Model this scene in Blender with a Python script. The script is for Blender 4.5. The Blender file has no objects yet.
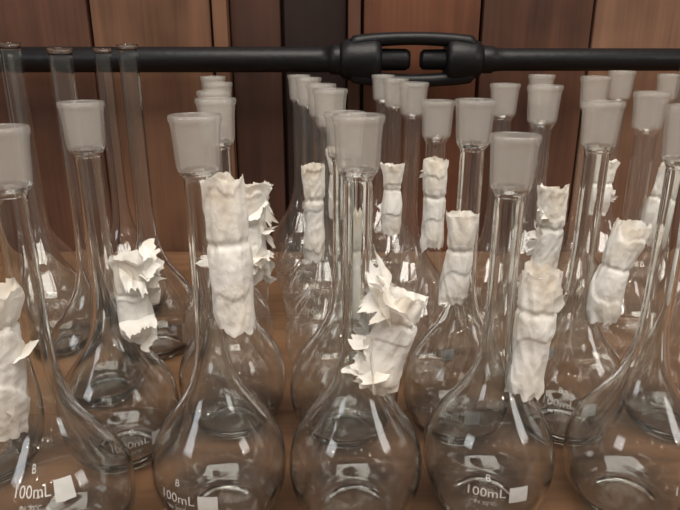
import bpy, bmesh, math, random
from mathutils import Vector, Matrix, noise, Euler

C = bpy.context.scene.collection
bpy.context.scene.view_settings.view_transform = 'Standard'

# ---------------------------------------------------------------- materials
def new_mat(name):
    m = bpy.data.materials.new(name); m.use_nodes = True
    nt = m.node_tree; nt.nodes.clear()
    out = nt.nodes.new('ShaderNodeOutputMaterial')
    return m, nt, out

def N(nt, t, **kw):
    n = nt.nodes.new(t)
    for k, v in kw.items():
        setattr(n, k, v)
    return n

def math_node(nt, op, a, b=None, clamp=False):
    n = nt.nodes.new('ShaderNodeMath'); n.operation = op; n.use_clamp = clamp
    for i, v in enumerate((a, b)):
        if v is None: continue
        if isinstance(v, (int, float)): n.inputs[i].default_value = v
        else: nt.links.new(v, n.inputs[i])
    return n.outputs[0]

def thin_glass():
    m, nt, out = new_mat('thin_clear_glass')
    lw = N(nt, 'ShaderNodeLayerWeight'); lw.inputs['Blend'].default_value = 0.5
    f = lw.outputs['Facing']
    p5 = math_node(nt, 'POWER', f, 3.2)
    fac = math_node(nt, 'ADD', math_node(nt, 'MULTIPLY', p5, 0.95), 0.09, True)
    p6 = math_node(nt, 'POWER', f, 8.0)
    mix = N(nt, 'ShaderNodeMix', data_type='RGBA')
    mix.inputs[6].default_value = (0.975, 0.98, 0.97, 1); mix.inputs[7].default_value = (0.4, 0.39, 0.37, 1)
    nt.links.new(p6, mix.inputs[0])
    tr = N(nt, 'ShaderNodeBsdfTransparent'); nt.links.new(mix.outputs[2], tr.inputs[0])
    gl = N(nt, 'ShaderNodeBsdfGlossy'); gl.inputs['Roughness'].default_value = 0.03
    gl.inputs[0].default_value = (1, 1, 1, 1)
    ms = N(nt, 'ShaderNodeMixShader')
    nt.links.new(fac, ms.inputs[0]); nt.links.new(tr.outputs[0], ms.inputs[1]); nt.links.new(gl.outputs[0], ms.inputs[2])
    d = N(nt, 'ShaderNodeBsdfDiffuse'); d.inputs[0].default_value = (.8, .78, .74, 1)
    m2 = N(nt, 'ShaderNodeMixShader'); m2.inputs[0].default_value = 0.010
    nt.links.new(ms.outputs[0], m2.inputs[1]); nt.links.new(d.outputs[0], m2.inputs[2])
    nt.links.new(m2.outputs[0], out.inputs[0])
    return m

def solid_glass():
    m, nt, out = new_mat('solid_clear_glass')
    g = N(nt, 'ShaderNodeBsdfGlass'); g.inputs['IOR'].default_value = 1.49
    g.inputs['Roughness'].default_value = 0.0
    g.inputs[0].default_value = (0.985, 0.99, 0.985, 1)
    d = N(nt, 'ShaderNodeBsdfDiffuse'); d.inputs[0].default_value = (.8, .78, .74, 1)
    m2 = N(nt, 'ShaderNodeMixShader'); m2.inputs[0].default_value = 0.005
    nt.links.new(g.outputs[0], m2.inputs[1]); nt.links.new(d.outputs[0], m2.inputs[2])
    nt.links.new(m2.outputs[0], out.inputs[0])
    return m

def frosted():
    m, nt, out = new_mat('ground_frosted_glass')
    tc = N(nt, 'ShaderNodeTexCoord')
    no = N(nt, 'ShaderNodeTexNoise'); no.inputs['Scale'].default_value = 60; no.inputs['Detail'].default_value = 4
    nt.links.new(tc.outputs['Object'], no.inputs['Vector'])
    mix = N(nt, 'ShaderNodeMix', data_type='RGBA')
    mix.inputs[6].default_value = (0.84, 0.81, 0.76, 1); mix.inputs[7].default_value = (0.96, 0.94, 0.91, 1)
    nt.links.new(no.outputs[0], mix.inputs[0])
    d = N(nt, 'ShaderNodeBsdfDiffuse'); nt.links.new(mix.outputs[2], d.inputs[0])
    t = N(nt, 'ShaderNodeBsdfTranslucent'); nt.links.new(mix.outputs[2], t.inputs[0])
    a = N(nt, 'ShaderNodeMixShader'); a.inputs[0].default_value = 0.5
    nt.links.new(d.outputs[0], a.inputs[1]); nt.links.new(t.outputs[0], a.inputs[2])
    tr = N(nt, 'ShaderNodeBsdfTransparent'); tr.inputs[0].default_value = (0.97, 0.965, 0.95, 1)
    b = N(nt, 'ShaderNodeMixShader'); b.inputs[0].default_value = 0.765
    nt.links.new(a.outputs[0], b.inputs[1]); nt.links.new(tr.outputs[0], b.inputs[2])
    gl = N(nt, 'ShaderNodeBsdfGlossy'); gl.inputs['Roughness'].default_value = 0.18
    lw = N(nt, 'ShaderNodeLayerWeight'); lw.inputs['Blend'].default_value = 0.5
    fac = math_node(nt, 'ADD', math_node(nt, 'MULTIPLY', math_node(nt, 'POWER', lw.outputs['Facing'], 3.5), 0.6), 0.05, True)
    c = N(nt, 'ShaderNodeMixShader')
    nt.links.new(fac, c.inputs[0]); nt.links.new(b.outputs[0], c.inputs[1]); nt.links.new(gl.outputs[0], c.inputs[2])
    nt.links.new(c.outputs[0], out.inputs[0])
    return m

def paper_mat():
    m, nt, out = new_mat('tissue_paper')
    tc = N(nt, 'ShaderNodeTexCoord')
    no = N(nt, 'ShaderNodeTexNoise'); no.inputs['Scale'].default_value = 50; no.inputs['Detail'].default_value = 5
    nt.links.new(tc.outputs['Object'], no.inputs['Vector'])
    cr = N(nt, 'ShaderNodeValToRGB')
    cr.color_ramp.elements[0].position = 0.3; cr.color_ramp.elements[0].color = (0.82, 0.75, 0.65, 1)
    cr.color_ramp.elements[1].position = 0.52; cr.color_ramp.elements[1].color = (0.92, 0.90, 0.86, 1)
    nt.links.new(no.outputs[0], cr.inputs[0])
    mp = N(nt, 'ShaderNodeMapping'); mp.inputs['Scale'].default_value = (1, 1, .5); mp.inputs['Rotation'].default_value = (.45, .4, 0)
    nt.links.new(tc.outputs['Object'], mp.inputs['Vector'])
    no2 = N(nt, 'ShaderNodeTexNoise'); no2.inputs['Scale'].default_value = 330; no2.inputs['Detail'].default_value = 6
    no2.inputs['Distortion'].default_value = 1.0
    nt.links.new(mp.outputs[0], no2.inputs['Vector'])
    bp = N(nt, 'ShaderNodeBump'); bp.inputs['Strength'].default_value = 0.5; bp.inputs['Distance'].default_value = 0.001
    nt.links.new(no2.outputs[0], bp.inputs['Height'])
    d = N(nt, 'ShaderNodeBsdfDiffuse'); t = N(nt, 'ShaderNodeBsdfTranslucent')
    for s in (d, t):
        nt.links.new(cr.outputs[0], s.inputs[0]); nt.links.new(bp.outputs[0], s.inputs['Normal'])
    a = N(nt, 'ShaderNodeMixShader'); a.inputs[0].default_value = 0.30
    nt.links.new(d.outputs[0], a.inputs[1]); nt.links.new(t.outputs[0], a.inputs[2])
    nt.links.new(a.outputs[0], out.inputs[0])
    return m

def simple(name, col, rough=0.5, metal=0.0, bump=0.0, bscale=200, spec=0.5):
    m, nt, out = new_mat(name)
    p = N(nt, 'ShaderNodeBsdfPrincipled')
    tc = N(nt, 'ShaderNodeTexCoord')
    no = N(nt, 'ShaderNodeTexNoise'); no.inputs['Scale'].default_value = bscale; no.inputs['Detail'].default_value = 4
    nt.links.new(tc.outputs['Object'], no.inputs['Vector'])
    mix = N(nt, 'ShaderNodeMix', data_type='RGBA')
    mix.inputs[6].default_value = (*[c * 0.8 for c in col], 1); mix.inputs[7].default_value = (*[min(1, c * 1.15) for c in col], 1)
    nt.links.new(no.outputs[0], mix.inputs[0]); nt.links.new(mix.outputs[2], p.inputs['Base Color'])
    p.inputs['Roughness'].default_value = rough; p.inputs['Metallic'].default_value = metal
    p.inputs['Specular IOR Level'].default_value = spec
    if bump:
        bp = N(nt, 'ShaderNodeBump'); bp.inputs['Strength'].default_value = bump; bp.inputs['Distance'].default_value = 0.001
        nt.links.new(no.outputs[0], bp.inputs['Height']); nt.links.new(bp.outputs[0], p.inputs['Normal'])
    nt.links.new(p.outputs[0], out.inputs[0])
    return m

def wood(name, dark, light, axis='Z', seed=0.0, rough=0.5, sc=1.0, spec=0.3):
    m, nt, out = new_mat(name)
    tc = N(nt, 'ShaderNodeTexCoord')
    mp = N(nt, 'ShaderNodeMapping')
    s = {'Z': (38, 38, 1.6), 'X': (1.6, 38, 38), 'Y': (38, 1.6, 38)}[axis]
    mp.inputs['Scale'].default_value = [v * sc for v in s]
    mp.inputs['Location'].default_value = (seed * 3.1, seed * 1.7, seed * 0.9)
    nt.links.new(tc.outputs['Object'], mp.inputs['Vector'])
    n1 = N(nt, 'ShaderNodeTexNoise'); n1.inputs['Scale'].default_value = 1.0; n1.inputs['Detail'].default_value = 5
    n1.inputs['Distortion'].default_value = 0.8
    nt.links.new(mp.outputs[0], n1.inputs['Vector'])
    n2 = N(nt, 'ShaderNodeTexNoise'); n2.inputs['Scale'].default_value = 6.0; n2.inputs['Detail'].default_value = 3
    nt.links.new(mp.outputs[0], n2.inputs['Vector'])
    n3 = N(nt, 'ShaderNodeTexNoise'); n3.inputs['Scale'].default_value = 9.0; n3.inputs['Detail'].default_value = 3
    nt.links.new(tc.outputs['Object'], n3.inputs['Vector'])
    s1 = math_node(nt, 'ADD', math_node(nt, 'MULTIPLY', n1.outputs[0], 0.45), math_node(nt, 'MULTIPLY', n2.outputs[0], 0.20))
    s2 = math_node(nt, 'ADD', s1, math_node(nt, 'MULTIPLY', n3.outputs[0], 0.55))
    cr = N(nt, 'ShaderNodeValToRGB')
    cr.color_ramp.elements[0].position = 0.42; cr.color_ramp.elements[0].color = (*dark, 1)
    cr.color_ramp.elements[1].position = 0.76; cr.color_ramp.elements[1].color = (*light, 1)
    nt.links.new(s2, cr.inputs[0])
    p = N(nt, 'ShaderNodeBsdfPrincipled'); p.inputs['Roughness'].default_value = rough
    p.inputs['Specular IOR Level'].default_value = spec
    nt.links.new(cr.outputs[0], p.inputs['Base Color'])
    bp = N(nt, 'ShaderNodeBump'); bp.inputs['Strength'].default_value = 0.2; bp.inputs['Distance'].default_value = 0.001
    nt.links.new(s2, bp.inputs['Height']); nt.links.new(bp.outputs[0], p.inputs['Normal'])
    nt.links.new(p.outputs[0], out.inputs[0])
    return m

M_THIN = thin_glass(); M_SOLID = solid_glass(); M_FROST = frosted(); M_PAPER = paper_mat()
M_PRINT = simple('white_enamel_print', (0.46, 0.45, 0.43), 0.6)
M_IRON = simple('black_painted_iron', (0.005, 0.005, 0.006), 0.42, 0.0, 0.35, 160, .3)

# ---------------------------------------------------------------- helpers
def obj(name, me, parent=None, mats=(), loc=None, smooth=True):
    o = bpy.data.objects.new(name, me); C.objects.link(o)
    for m in mats: me.materials.append(m)
    if parent: o.parent = parent
    if loc: o.location = loc
    if smooth:
        for p in me.polygons: p.use_smooth = True
    return o

def catmull(pts, n=5):
    out = []
    for i in range(len(pts) - 1):
        p0 = pts[max(i - 1, 0)]; p1 = pts[i]; p2 = pts[i + 1]; p3 = pts[min(i + 2, len(pts) - 1)]
        for k in range(n):
            t = k / n
            f = lambda a, b, c, d: 0.5 * ((2 * b) + (-a + c) * t + (2 * a - 5 * b + 4 * c - d) * t * t + (-a + 3 * b - 3 * c + d) * t ** 3)
            out.append((max(0.0, f(p0[0], p1[0], p2[0], p3[0])), f(p0[1], p1[1], p2[1], p3[1])))
    out.append(pts[-1]); return out

def lathe(name, prof, seg=64, matfn=None):
    bm = bmesh.new(); rings = []
    for (r, z) in prof:
        if r < 1e-6:
            rings.append([bm.verts.new((0, 0, z))])
        else:
            rings.append([bm.verts.new((r * math.cos(2 * math.pi * i / seg), r * math.sin(2 * math.pi * i / seg), z)) for i in range(seg)])
    for j in range(len(rings) - 1):
        a, b = rings[j], rings[j + 1]
        mi = matfn(j, prof) if matfn else 0
        for i in range(seg):
            k = (i + 1) % seg
            if len(a) == 1 and len(b) == 1: continue
            if len(a) == 1: f = bm.faces.new((a[0], b[k], b[i]))
            elif len(b) == 1: f = bm.faces.new((a[i], a[k], b[0]))
            else: f = bm.faces.new((a[i], a[k], b[k], b[i]))
            f.material_index = mi
    me = bpy.data.meshes.new(name); bm.to_mesh(me); bm.free(); return me

BULB = [(0, .0022), (.010, .0016), (.0165, .0001), (.0195, .0), (.0232, .0024), (.0278, .009), (.0312, .019), (.0323, .029),
        (.0309, .040), (.0265, .0505), (.0203, .0595), (.0145, .0680), (.0106, .0765), (.0083, .0860), (.0070, .096), (.0064, .110)]
BULBC = catmull(BULB, 5)
def bulb_r(z):
    seq = BULBC[18:]
    for a, b in zip(seq, seq[1:]):
        if a[1] <= z <= b[1]:
            t = (z - a[1]) / max(1e-9, b[1] - a[1]); return a[0] + (b[0] - a[0]) * t
    return .0064

def outer_profile(h, plain):
    if plain:
        top = [(.0064, h - .05), (.0064, h - .006), (.0066, h - .002), (.0070, h - .0006), (.0068, h)]
        return BULBC[:-1] + catmull([(.0064, .110)] + top, 4)
    top = [(.0064, h - .060), (.0064, h - .030), (.0066, h - .0258), (.0084, h - .0226), (.0091, h - .0195),
           (.0096, h - .010), (.0101, h - .0040), (.0107, h - .0025), (.0108, h - .0010), (.0105, h)]
    return BULBC[:-1] + catmull([(.0064, .110)] + top, 5)

def inner_profile(h, plain):
    w = .0012
    if plain:
        top = [(.0058, h), (.0052, h - .004), (.0051, h - .01), (.0051, .115)]
    else:
        top = [(.0088, h), (.0083, h - .0020), (.0074, h - .019), (.0064, h - .0238), (.0052, h - .029), (.0052, h - .06), (.0052, .115)]
    top = catmull(top, 4)
    low = [(max(0, r - w), z) for r, z in reversed(BULBC) if z > .0095 and r > .0067]
    low += [(.0245, .0082), (.0205, .0042), (.016, .0030), (.008, .0034), (0, .0038)]
    return top + low

cache = {}
def flask_mesh(h, plain, solid):
    key = (round(h, 3), plain, solid)
    if key in cache: return cache[key]
    o = outer_profile(h, plain)
    if solid:
        prof = o + inner_profile(h, plain)
    else:
        prof = o if plain else o + [p for p in inner_profile(h, plain) if p[1] > h - .024]
    lim = h - .0215
    def mf(j, pr):
        if plain: return 0
        return 1 if min(pr[j][1], pr[j + 1][1]) > lim - .001 else 0
    me = lathe('flask_glass', prof, 64 if solid else 48, matfn=mf)
    me.materials.append(M_SOLID if solid else M_THIN); me.materials.append(M_FROST)
    for p in me.polygons: p.use_smooth = True
    cache[key] = me
    return me

def text_mesh(txt, size):
    cu = bpy.data.curves.new('t', 'FONT'); cu.body = txt; cu.size = size; cu.align_x = 'CENTER'; cu.resolution_u = 3
    o = bpy.data.objects.new('t', cu); C.objects.link(o)
    dg = bpy.context.evaluated_depsgraph_get()
    me = bpy.data.meshes.new_from_object(o.evaluated_get(dg))
    me.materials.clear()
    bpy.data.objects.remove(o)
    return me

def wrap_on_bulb(me, ang, z0, off=.00025):
    for v in me.vertices:
        z = z0 + v.co.y
        r = bulb_r(z) + off
        a = ang + v.co.x / .031
        v.co = Vector((r * math.cos(a), r * math.sin(a), z))

def patch_mesh(w, h):
    bm = bmesh.new(); n = 6
    g = [[bm.verts.new((-w / 2 + w * i / n, -h / 2 + h * j / n, 0)) for j in range(n + 1)] for i in range(n + 1)]
    for i in range(n):
        for j in range(n):
            bm.faces.new((g[i][j], g[i + 1][j], g[i + 1][j + 1], g[i][j + 1]))
    me = bpy.data.meshes.new('patch'); bm.to_mesh(me); bm.free(); return me

def volumetric_flask(x, y, h, plain=False, solid=False, label=None, lz=.026):
    root = bpy.data.objects.new('volumetric_flask', None); C.objects.link(root)
    root.empty_display_size = .02; root.location = (x, y, 0)
    me = flask_mesh(h, plain, solid)
    g = bpy.data.objects.new('glass_body', me); C.objects.link(g); g.parent = root
    if label is not None:
        a = math.radians(label)
        t = text_mesh('100mL', .0064); wrap_on_bulb(t, a, lz); obj('volume_print', t, root, [M_PRINT])
        t = text_mesh('B', .0045); wrap_on_bulb(t, a + .02, lz + .008); obj('class_print', t, root, [M_PRINT])
        t = text_mesh('IN 20\u00b0C', .0028); wrap_on_bulb(t, a, lz - .0045); obj('temperature_print', t, root, [M_PRINT])
        t = patch_mesh(.0085, .008); wrap_on_bulb(t, a + .47, lz + .001); obj('writing_patch', t, root, [M_PRINT])
    return root

# ---------------------------------------------------------------- tissue bundles
def sstep(x): 
    x = max(0., min(1., x)); return x * x * (3 - 2 * x)

def tissue(fx, fy, z, ang, L, r, seed, flare=.35, ruffle=3, tilt=0.0, neck=.0066, rdir=None, waist=None, rk=1.0):
    rnd = random.Random(seed)
    a0 = math.radians(ang); off = neck + r * 1.05
    cx, cy = fx + math.cos(a0) * off, fy + math.sin(a0) * off
    bm = bmesh.new()
    sv = Vector((seed * 1.37, seed * .71, seed * 2.3))
    def grid(fn, nu, nv):
        g = [[bm.verts.new(fn(i / nu, j / nv)) for j in range(nv + 1)] for i in range(nu + 1)]
        for i in range(nu):
            for j in range(nv): bm.faces.new((g[i][j], g[i + 1][j], g[i + 1][j + 1], g[i][j + 1]))
    tw = rnd.uniform(-110, 110)
    def crump(p, amp):
        q = Vector((p.x * 110, p.y * 110, p.z * 70)) + sv
        d = noise.noise_vector(q) * amp
        c = abs(noise.noise(Vector((p.x * 230 + p.z * tw, p.y * 230 - p.z * tw * .6, p.z * 45)) + sv))
        c2 = abs(noise.noise(Vector((p.x * 170, p.y * 170, p.z * 190)) + sv * 2))
        rad = Vector((p.x, p.y, 0))
        if rad.length > 1e-6: rad.normalize()
        return p + d + rad * ((.25 - c) * 1.6 + (.2 - c2) * .6) * amp
    ph = rnd.uniform(0, 6.28)
    if waist is None: waist = rnd.uniform(.05, .35)
    sk = rnd.choice([-1, 1]) * rnd.uniform(.7, 1.2)
    bend = rnd.uniform(-.10, .10) * r * 2
    lump = rnd.uniform(.03, .07)
    def roll(u, v):
        a = ph + u * 2 * math.pi * 1.7
        vv = v * 2 - 1
        ca, sa = math.cos(a), math.sin(a)
        rag_t = 1 + .13 * noise.noise(Vector((ca * 1.5, sa * 1.5, seed + u * 3))) + .04 * noise.noise(Vector((ca * 5, sa * 5, seed + u * 9)))
        rag_b = 1 + .16 * noise.noise(Vector((ca * 1.7, sa * 1.7, seed + 40 + u * 3))) + .05 * noise.noise(Vector((ca * 5, sa * 5, seed + u * 9 + 7)))
        zz = (vv * L / 2) * (rag_t if vv > 0 else rag_b)
        rr = r * (.86 + .10 * u)
        s = (vv * sk + (a - ph) / (2 * math.pi) + .12 * math.sin(2 * a)) % 1.0
        rr *= 1 + .09 * (s if s < .93 else s * (1 - sstep((s - .93) / .07)))
        rr *= 1 - .11 * math.exp(-((vv - waist) ** 2) / .0025) - .06 * math.exp(-((vv - waist) ** 2) / .05)
        rr *= 1 + lump * math.sin(vv * 4.3 + seed)
        if vv > .7: rr *= 1 + flare * ((vv - .7) / .3) ** 1.6
        if vv < -.8: rr *= 1 - .10 * ((-vv - .8) / .2)
        fold = .010 + .04 * sstep((abs(vv) - .7) / .3) + .05 * math.exp(-((vv - waist) ** 2) / .02)
        rr *= 1 + fold * math.sin(7 * a + 2.0 * math.sin(vv * 3 + seed))
        p = Vector((rr * ca + bend * vv * vv * 1.5, rr * sa * .92, zz))
        return crump(p, r * (.070 + .04 * sstep((abs(vv) - .7) / .3)))
    grid(roll, 150, 90)
    def core(u, v):
        th = v * math.pi; a = u * 2 * math.pi
        rr = r * .70 * (math.sin(th) ** .45 if 0 < v < 1 else 0)
        p = Vector((rr * math.cos(a), rr * math.sin(a), -math.cos(th) * L * .44))
        return crump(p, r * .08)
    grid(core, 24, 24)
    for k in range(ruffle):
        if rdir is not None: fa = math.radians(rdir + rnd.uniform(-55, 55))
        else: fa = a0 + rnd.uniform(-1.5, 1.5)
        fz = rnd.choice([rnd.uniform(-.25, .1), rnd.uniform(.25, .48), rnd.uniform(-.45, -.2)]) * L
        fl = rnd.uniform(.4, 1.0) * r * rk; fw = rnd.uniform(1.0, 2.0) * r * rk
        up = rnd.uniform(-.8, .8); curl = rnd.uniform(-1.2, 1.2)
        dr = Vector((math.cos(fa), math.sin(fa), 0)); tg = Vector((-math.sin(fa), math.cos(fa), 0))
        rotw = rnd.uniform(-1.4, 1.4)
        wv = tg * math.cos(rotw) + Vector((0, 0, 1)) * math.sin(rotw)
        def flap(u, v):
            w = (u - .5) * fw * (1 + .15 * v)
            rag = 1 + .40 * noise.noise(Vector((u * 6, k * 7.0, seed))) + .30 * noise.noise(Vector((u * 19, k * 7.0, seed)))
            rag *= 1 - .4 * abs(2 * u - 1) ** 3
            s = v * fl * rag
            p = dr * (r * .74 + s) + wv * w + Vector((0, 0, 1)) * (fz + up * s + curl * s * s / r * .5)
            p += dr * (.12 * r * math.sin(u * 9 + seed + k) * v)
            p += (tg * .6 + Vector((0, 0, 1))) * (.12 * r * math.sin(u * 10 + 2 * k + v * 2) * v)
            return crump(p, r * .10)
        grid(flap, 28, 16)
    me = bpy.data.meshes.new('tissue'); bm.to_mesh(me); bm.free()
    o = obj('tissue_wrapped_stopper', me, None, [M_PAPER], (cx, cy, z))
    o.rotation_euler = (rnd.uniform(-.05, .05), math.radians(tilt), 0)

# ---------------------------------------------------------------- flasks
FL = [
    (-.1270, .233, .194, 0, 1, -86, .049), (-.0587, .255, .196, 0, 1, -116, .030), (.0075, .255, .196, 0, 1, None),
    (.0735, .262, .187, 0, 1, -104, .0290), (.146, .262, .199, 0, 1, -66, .030),
    (-.197, .290, .196, 0, 1, None), (-.124, .304, .197, 0, 1, -62, .022), (-.0655, .335, .196, 0, 1, None), (.0025, .325, .190, 0, 1, None),
    (.070, .328, .1957, 0, 1, -112, .026), (.136, .328, .195, 0, 1, -118, .032), (.204, .330, .196, 0, 1, None),
    (-.080, .405, .195, 0, 0, None), (-.091, .478, .196, 0, 0, None), (-.108, .547, .197, 0, 0, None),
    (-.006, .392, .197, 0, 0, -100, .03), (-.0135, .460, .196, 0, 0, -95, .03), (-.026, .528, .197, 0, 0, None), (-.038, .596, .196, 0, 0, None),
    (.0605, .393, .190, 0, 0, -100, .03), (.053, .460, .197, 0, 0, None), (.046, .530, .196, 0, 0, None), (.040, .598, .196, 0, 0, None),
    (.1265, .395, .199, 0, 0, -100, .03), (.119, .462, .196, 0, 0, None), (.193, .395, .195, 0, 0, None),
    (.185, .465, .201, 0, 0, None), (.167, .533, .199, 0, 0, None), (.233, .533, .202, 0, 0, None), (.302, .590, .197, 0, 0, None),
    (.251, .465, .222, 1, 0, None),
    (-.158, .368, .221, 1, 1, None), (-.1405, .432, .223, 1, 1, None), (-.182, .500, .220, 1, 1, None),
    (-.219, .434, .224, 1, 1, None), (-.258, .505, .216, 1, 0, None),
]
for f in FL:
    volumetric_flask(f[0], f[1], f[2], bool(f[3]), bool(f[4]), f[5], f[6] if len(f) > 6 else .026)

TI = [  # fx, fy, z, angle, L, r, seed, flare, ruffle, tilt, rdir, waist, rk
    (-.1270, .233, .104, -118, .062, .0098, 3, .02, 2, 6, -10, .6, .7),
    (-.124, .304, .097, -15, .046, .0092, 5, .20, 10, 0, -15, .15, 1.0),
    (-.0587, .255, .139, -38, .064, .0092, 7, .03, 2, -2, 180, .20, .6),
    (-.0655, .335, .123, -12, .054, .0088, 11, .2, 12, 0, -10, .2, 1.1),
    (.0075, .255, .098, -22, .045, .0092, 13, .12, 10, 14, 200, .45, 1.3),
    (.0025, .325, .110, -60, .060, .0056, 17, .1, 1, 0, None, .3, .7),
    (.0735, .262, .098, -22, .060, .0088, 19, .05, 1, 3, None, .4, .6),
    (.070, .328, .113, -115, .050, .0078, 23, .05, 1, 4, None, .25, .6),
    (.136, .328, .104, -25, .055, .0092, 29, .0, 0, 12, None, .1, .5),
    (.1265, .395, .106, -60, .062, .0090, 31, .08, 3, 3, 160, .2, .8),
    (.0605, .393, .127, -95, .056, .0074, 37, .05, 1, 0, None, .2, .6),
    (.053, .460, .112, -160, .052, .0076, 41, .1, 1, 0, None, .3, .7),
    (-.006, .392, .121, -140, .060, .0068, 43, .1, 2, 0, None, .3, .7),
    (-.0135, .460, .125, -30, .050, .0068, 47, .1, 2, 0, None, .3, .8),
    (.185, .465, .119, -5, .042, .0078, 53, .1, 1, 4, None, .2, .7),
    (.193, .395, .124, -10, .052, .0078, 59, .1, 1, 8, None, .2, .7),
    (.204, .330, .113, -120, .050, .0080, 73, .1, 1, 0, None, .2, .7),
]
for t in TI:
    tissue(t[0], t[1], t[2], t[3], t[4], t[5], t[6], t[7], t[8], t[9], rdir=t[10], waist=t[11], rk=t[12])

# ---------------------------------------------------------------- shell
def box_bm(bm, x0, x1, y0, y1, z0, z1, mi=0):
    vs = [bm.verts.new(p) for p in [(x0, y0, z0), (x1, y0, z0), (x1, y1, z0), (x0, y1, z0), (x0, y0, z1), (x1, y0, z1), (x1, y1, z1), (x0, y1, z1)]]
    fs = [(0, 3, 2, 1), (4, 5, 6, 7), (0, 1, 5, 4), (1, 2, 6, 5), (2, 3, 7, 6), (3, 0, 4, 7)]
    for f in fs:
        bm.faces.new([vs[i] for i in f]).material_index = mi

WY = .67
boards = [(-1.30, -1.12, .0, 1), (-1.12, -.94, .0, 0), (-.94, -.76, .0, 2), (-.76, -.60, .0, 1), (-.60, -.44, .0, 0), (-.44, -.254, .0, 0), (-.252, -.130, .001, 2), (-.128, -.112, -.006, 2), (-.112, -.060, .006, 3),
          (-.058, .008, .012, 4), (.008, .022, -.004, 0), (.024, .143, .001, 5), (.145, .256, .0, 0), (.258, .375, .001, 6), (.377, .50, .0, 5),
          (.50, .66, 0, 1), (.66, .82, 0, 2), (.82, 1.0, 0, 5), (1.0, 1.3, 0, 1)]
wm = [wood('panel_wood_a', (.034, .014, .009), (.115, .050, .030), 'Z', 1),
      wood('panel_wood_a2', (.040, .017, .010), (.110, .050, .031), 'Z', 2),
      wood('panel_wood_b', (.072, .033, .018), (.200, .098, .056), 'Z', 3),
      wood('panel_wood_dark', (.020, .009, .006), (.070, .030, .019), 'Z', 4),
      wood('panel_wood_darker', (.008, .004, .0035), (.030, .013, .010), 'Z', 5),
      wood('panel_wood_c', (.058, .020, .010), (.165, .062, .032), 'Z', 6),
      wood('panel_wood_d_lit', (.090, .043, .026), (.240, .128, .078), 'Z', 7)]  # lighter board tone, with stronger light from the right mixed into its colour
bm = bmesh.new()
for (a, b, dy, mi) in boards:
    box_bm(bm, a, b - .0012, WY + dy, WY + .03, -.95, 1.5, mi)
box_bm(bm, -1.3, 1.3, WY + .03, WY + .05, -.95, 1.5, 3)
me = bpy.data.meshes.new('wall_back'); bm.to_mesh(me); bm.free()
wall = obj('wall_back', me, None, wm, smooth=False)
bv = wall.modifiers.new('bevel', 'BEVEL'); bv.width = .0015; bv.segments = 2

sm = [wood('shelf_wood_a', (.085, .041, .020), (.260, .143, .075), 'X', 11, .4),
      wood('shelf_wood_b', (.070, .035, .018), (.225, .120, .063), 'X', 12, .4)]
bm = bmesh.new()
ys = [.08, .205, .345, .49, WY - .002]
for i in range(4):
    box_bm(bm, -1.0, 1.0, ys[i], ys[i + 1] - .0008, -.028, 0, i % 2)
box_bm(bm, -1.0, 1.0, .10, .12, -.08, -.028, 1)
me = bpy.data.meshes.new('wooden_shelf'); bm.to_mesh(me); bm.free()
sh = obj('wooden_shelf', me, None, sm, smooth=False)
bv = sh.modifiers.new('bevel', 'BEVEL'); bv.width = .0006; bv.segments = 2

bm = bmesh.new(); box_bm(bm, -3, 3, -4, WY + .05, -1.0, -.95)
me = bpy.data.meshes.new('floor'); bm.to_mesh(me); bm.free()
obj('floor', me, None, [wood('floor_wood', (.06, .035, .02), (.16, .09, .05), 'Y', 20, .5, .3)], smooth=False)

# ---------------------------------------------------------------- iron tie rod with turnbuckle
RY, RZ = .634, .2085
root = bpy.data.objects.new('iron_tie_rod', None); C.objects.link(root); root.location = (0, RY, RZ)
def xlathe(name, prof, seg=32, parent=root, loc=(0, 0, 0)):
    me = lathe(name, [(r, x) for x, r in prof], seg)
    for v in me.vertices: v.co = Vector((v.co.z, v.co.y, -v.co.x))
    return obj(name, me, parent, [M_IRON], loc)
xlathe('rod_left', [(-1.2, 0), (-1.2, .0120), (-.02, .0120), (-.010, .0120), (-.0095, .0138), (-.003, .0142), (.012, .0142), (.0145, .0105), (.064, .0102), (.068, .008), (.068, 0)])
xlathe('rod_right', [(.078, 0), (.078, .007), (.081, .0095), (.125, .0100), (.1255, .0120), (.140, .0130), (.148, .0128), (.151, .0112), (.158, .0106), (1.2, .0106), (1.2, 0)])
def bar(sign):
    bm = bmesh.new(); n = 28; rings = []
    for i in range(n + 1):
        t = i / n; x = .008 + t * .124
        e = math.sin(math.pi * t) ** .45 if 0 < t < 1 else 0
        zc = sign * (.0120 + .0075 * e)
        w = .0062 + .0018 * (1 - e); d = .0125
        if i in (0, n): w *= .6; d *= .7
        rings.append([bm.verts.new((x, d * math.copysign(abs(math.sin(6.28318 * k / 16)) ** .65, math.sin(6.28318 * k / 16)),
                                    zc + w * math.copysign(abs(math.cos(6.28318 * k / 16)) ** .65, math.cos(6.28318 * k / 16)))) for k in range(16)])
    for i in range(n):
        for k in range(16): bm.faces.new((rings[i][k], rings[i][(k + 1) % 16], rings[i + 1][(k + 1) % 16], rings[i + 1][k]))
    bm.faces.new(rings[0]); bm.faces.new(rings[-1][::-1])
    bmesh.ops.recalc_face_normals(bm, faces=bm.faces)
    me = bpy.data.meshes.new('bar'); bm.to_mesh(me); bm.free(); return me
obj('turnbuckle_bar_upper', bar(1), root, [M_IRON]); obj('turnbuckle_bar_lower', bar(-1), root, [M_IRON])
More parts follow.
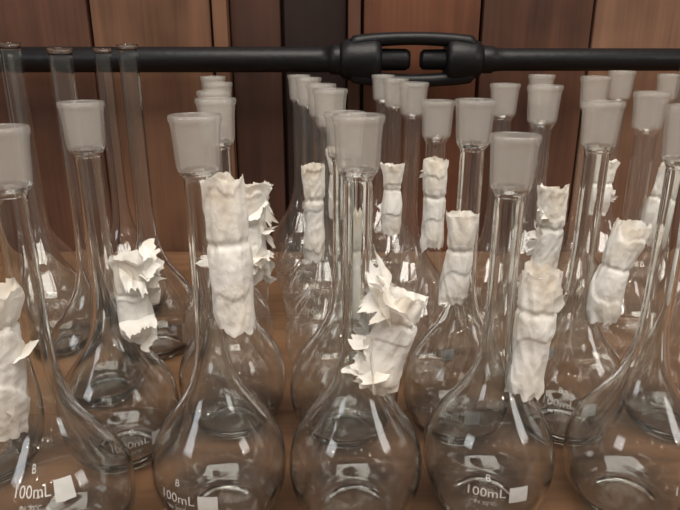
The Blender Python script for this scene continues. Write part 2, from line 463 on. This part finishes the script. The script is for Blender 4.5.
xlathe('turnbuckle_boss_left', [(.000, 0), (.000, .0155), (.003, .0180), (.010, .0195), (.032, .0215), (.038, .0205), (.040, .016), (.040, 0)], 24)
xlathe('turnbuckle_boss_right', [(.102, 0), (.102, .016), (.104, .0205), (.110, .0212), (.128, .0190), (.135, .0170), (.138, .0140), (.138, 0)], 24)

# ---------------------------------------------------------------- light
w = bpy.data.worlds.new('world'); bpy.context.scene.world = w; w.use_nodes = True
bg = w.node_tree.nodes['Background']; bg.inputs[0].default_value = (1.0, .92, .84, 1); bg.inputs[1].default_value = .16

def area(name, loc, target, sx, sy, e, col):
    l = bpy.data.lights.new(name, 'AREA'); l.shape = 'RECTANGLE'; l.size = sx; l.size_y = sy; l.energy = e; l.color = col
    o = bpy.data.objects.new(name, l); C.objects.link(o); o.location = loc
    o.rotation_euler = (Vector(target) - Vector(loc)).to_track_quat('-Z', 'Y').to_euler()
area('window_light_left', (-2.3, -1.6, 1.3), (0, .4, .1), .9, .8, 10, (.95, .97, 1.0))
area('window_light_right', (2.5, -1.0, 1.2), (0, .4, .1), .8, .8, 10, (1.0, .97, .93))
area('overhead_fill', (0.1, -.6, 2.3), (0, .4, 0), 2.4, 1.5, 96, (1.0, .94, .86))  # added overhead fill for general illumination, large for softer reflections
for i, p in enumerate([(-.5, -1.4, 1.1), (.35, -1.6, 1.2), (.9, -1.5, .9), (-.1, -2.2, 1.4), (-1.3, -1.0, .8), (1.6, -.8, .7)]):
    l = bpy.data.lights.new('room_lamp', 'POINT'); l.energy = 3.2; l.color = (1, .85, .66); l.shadow_soft_size = .03
    o = bpy.data.objects.new('room_lamp', l); C.objects.link(o); o.location = p

# ---------------------------------------------------------------- camera
cam = bpy.data.cameras.new('camera'); co = bpy.data.objects.new('camera', cam); C.objects.link(co)
cam.sensor_width = 36; cam.lens = 36 * 620 / 680; cam.clip_start = .01
co.location = (0, 0, .223); co.rotation_euler = (math.radians(90 - 18.8), 0, 0)
bpy.context.scene.camera = co
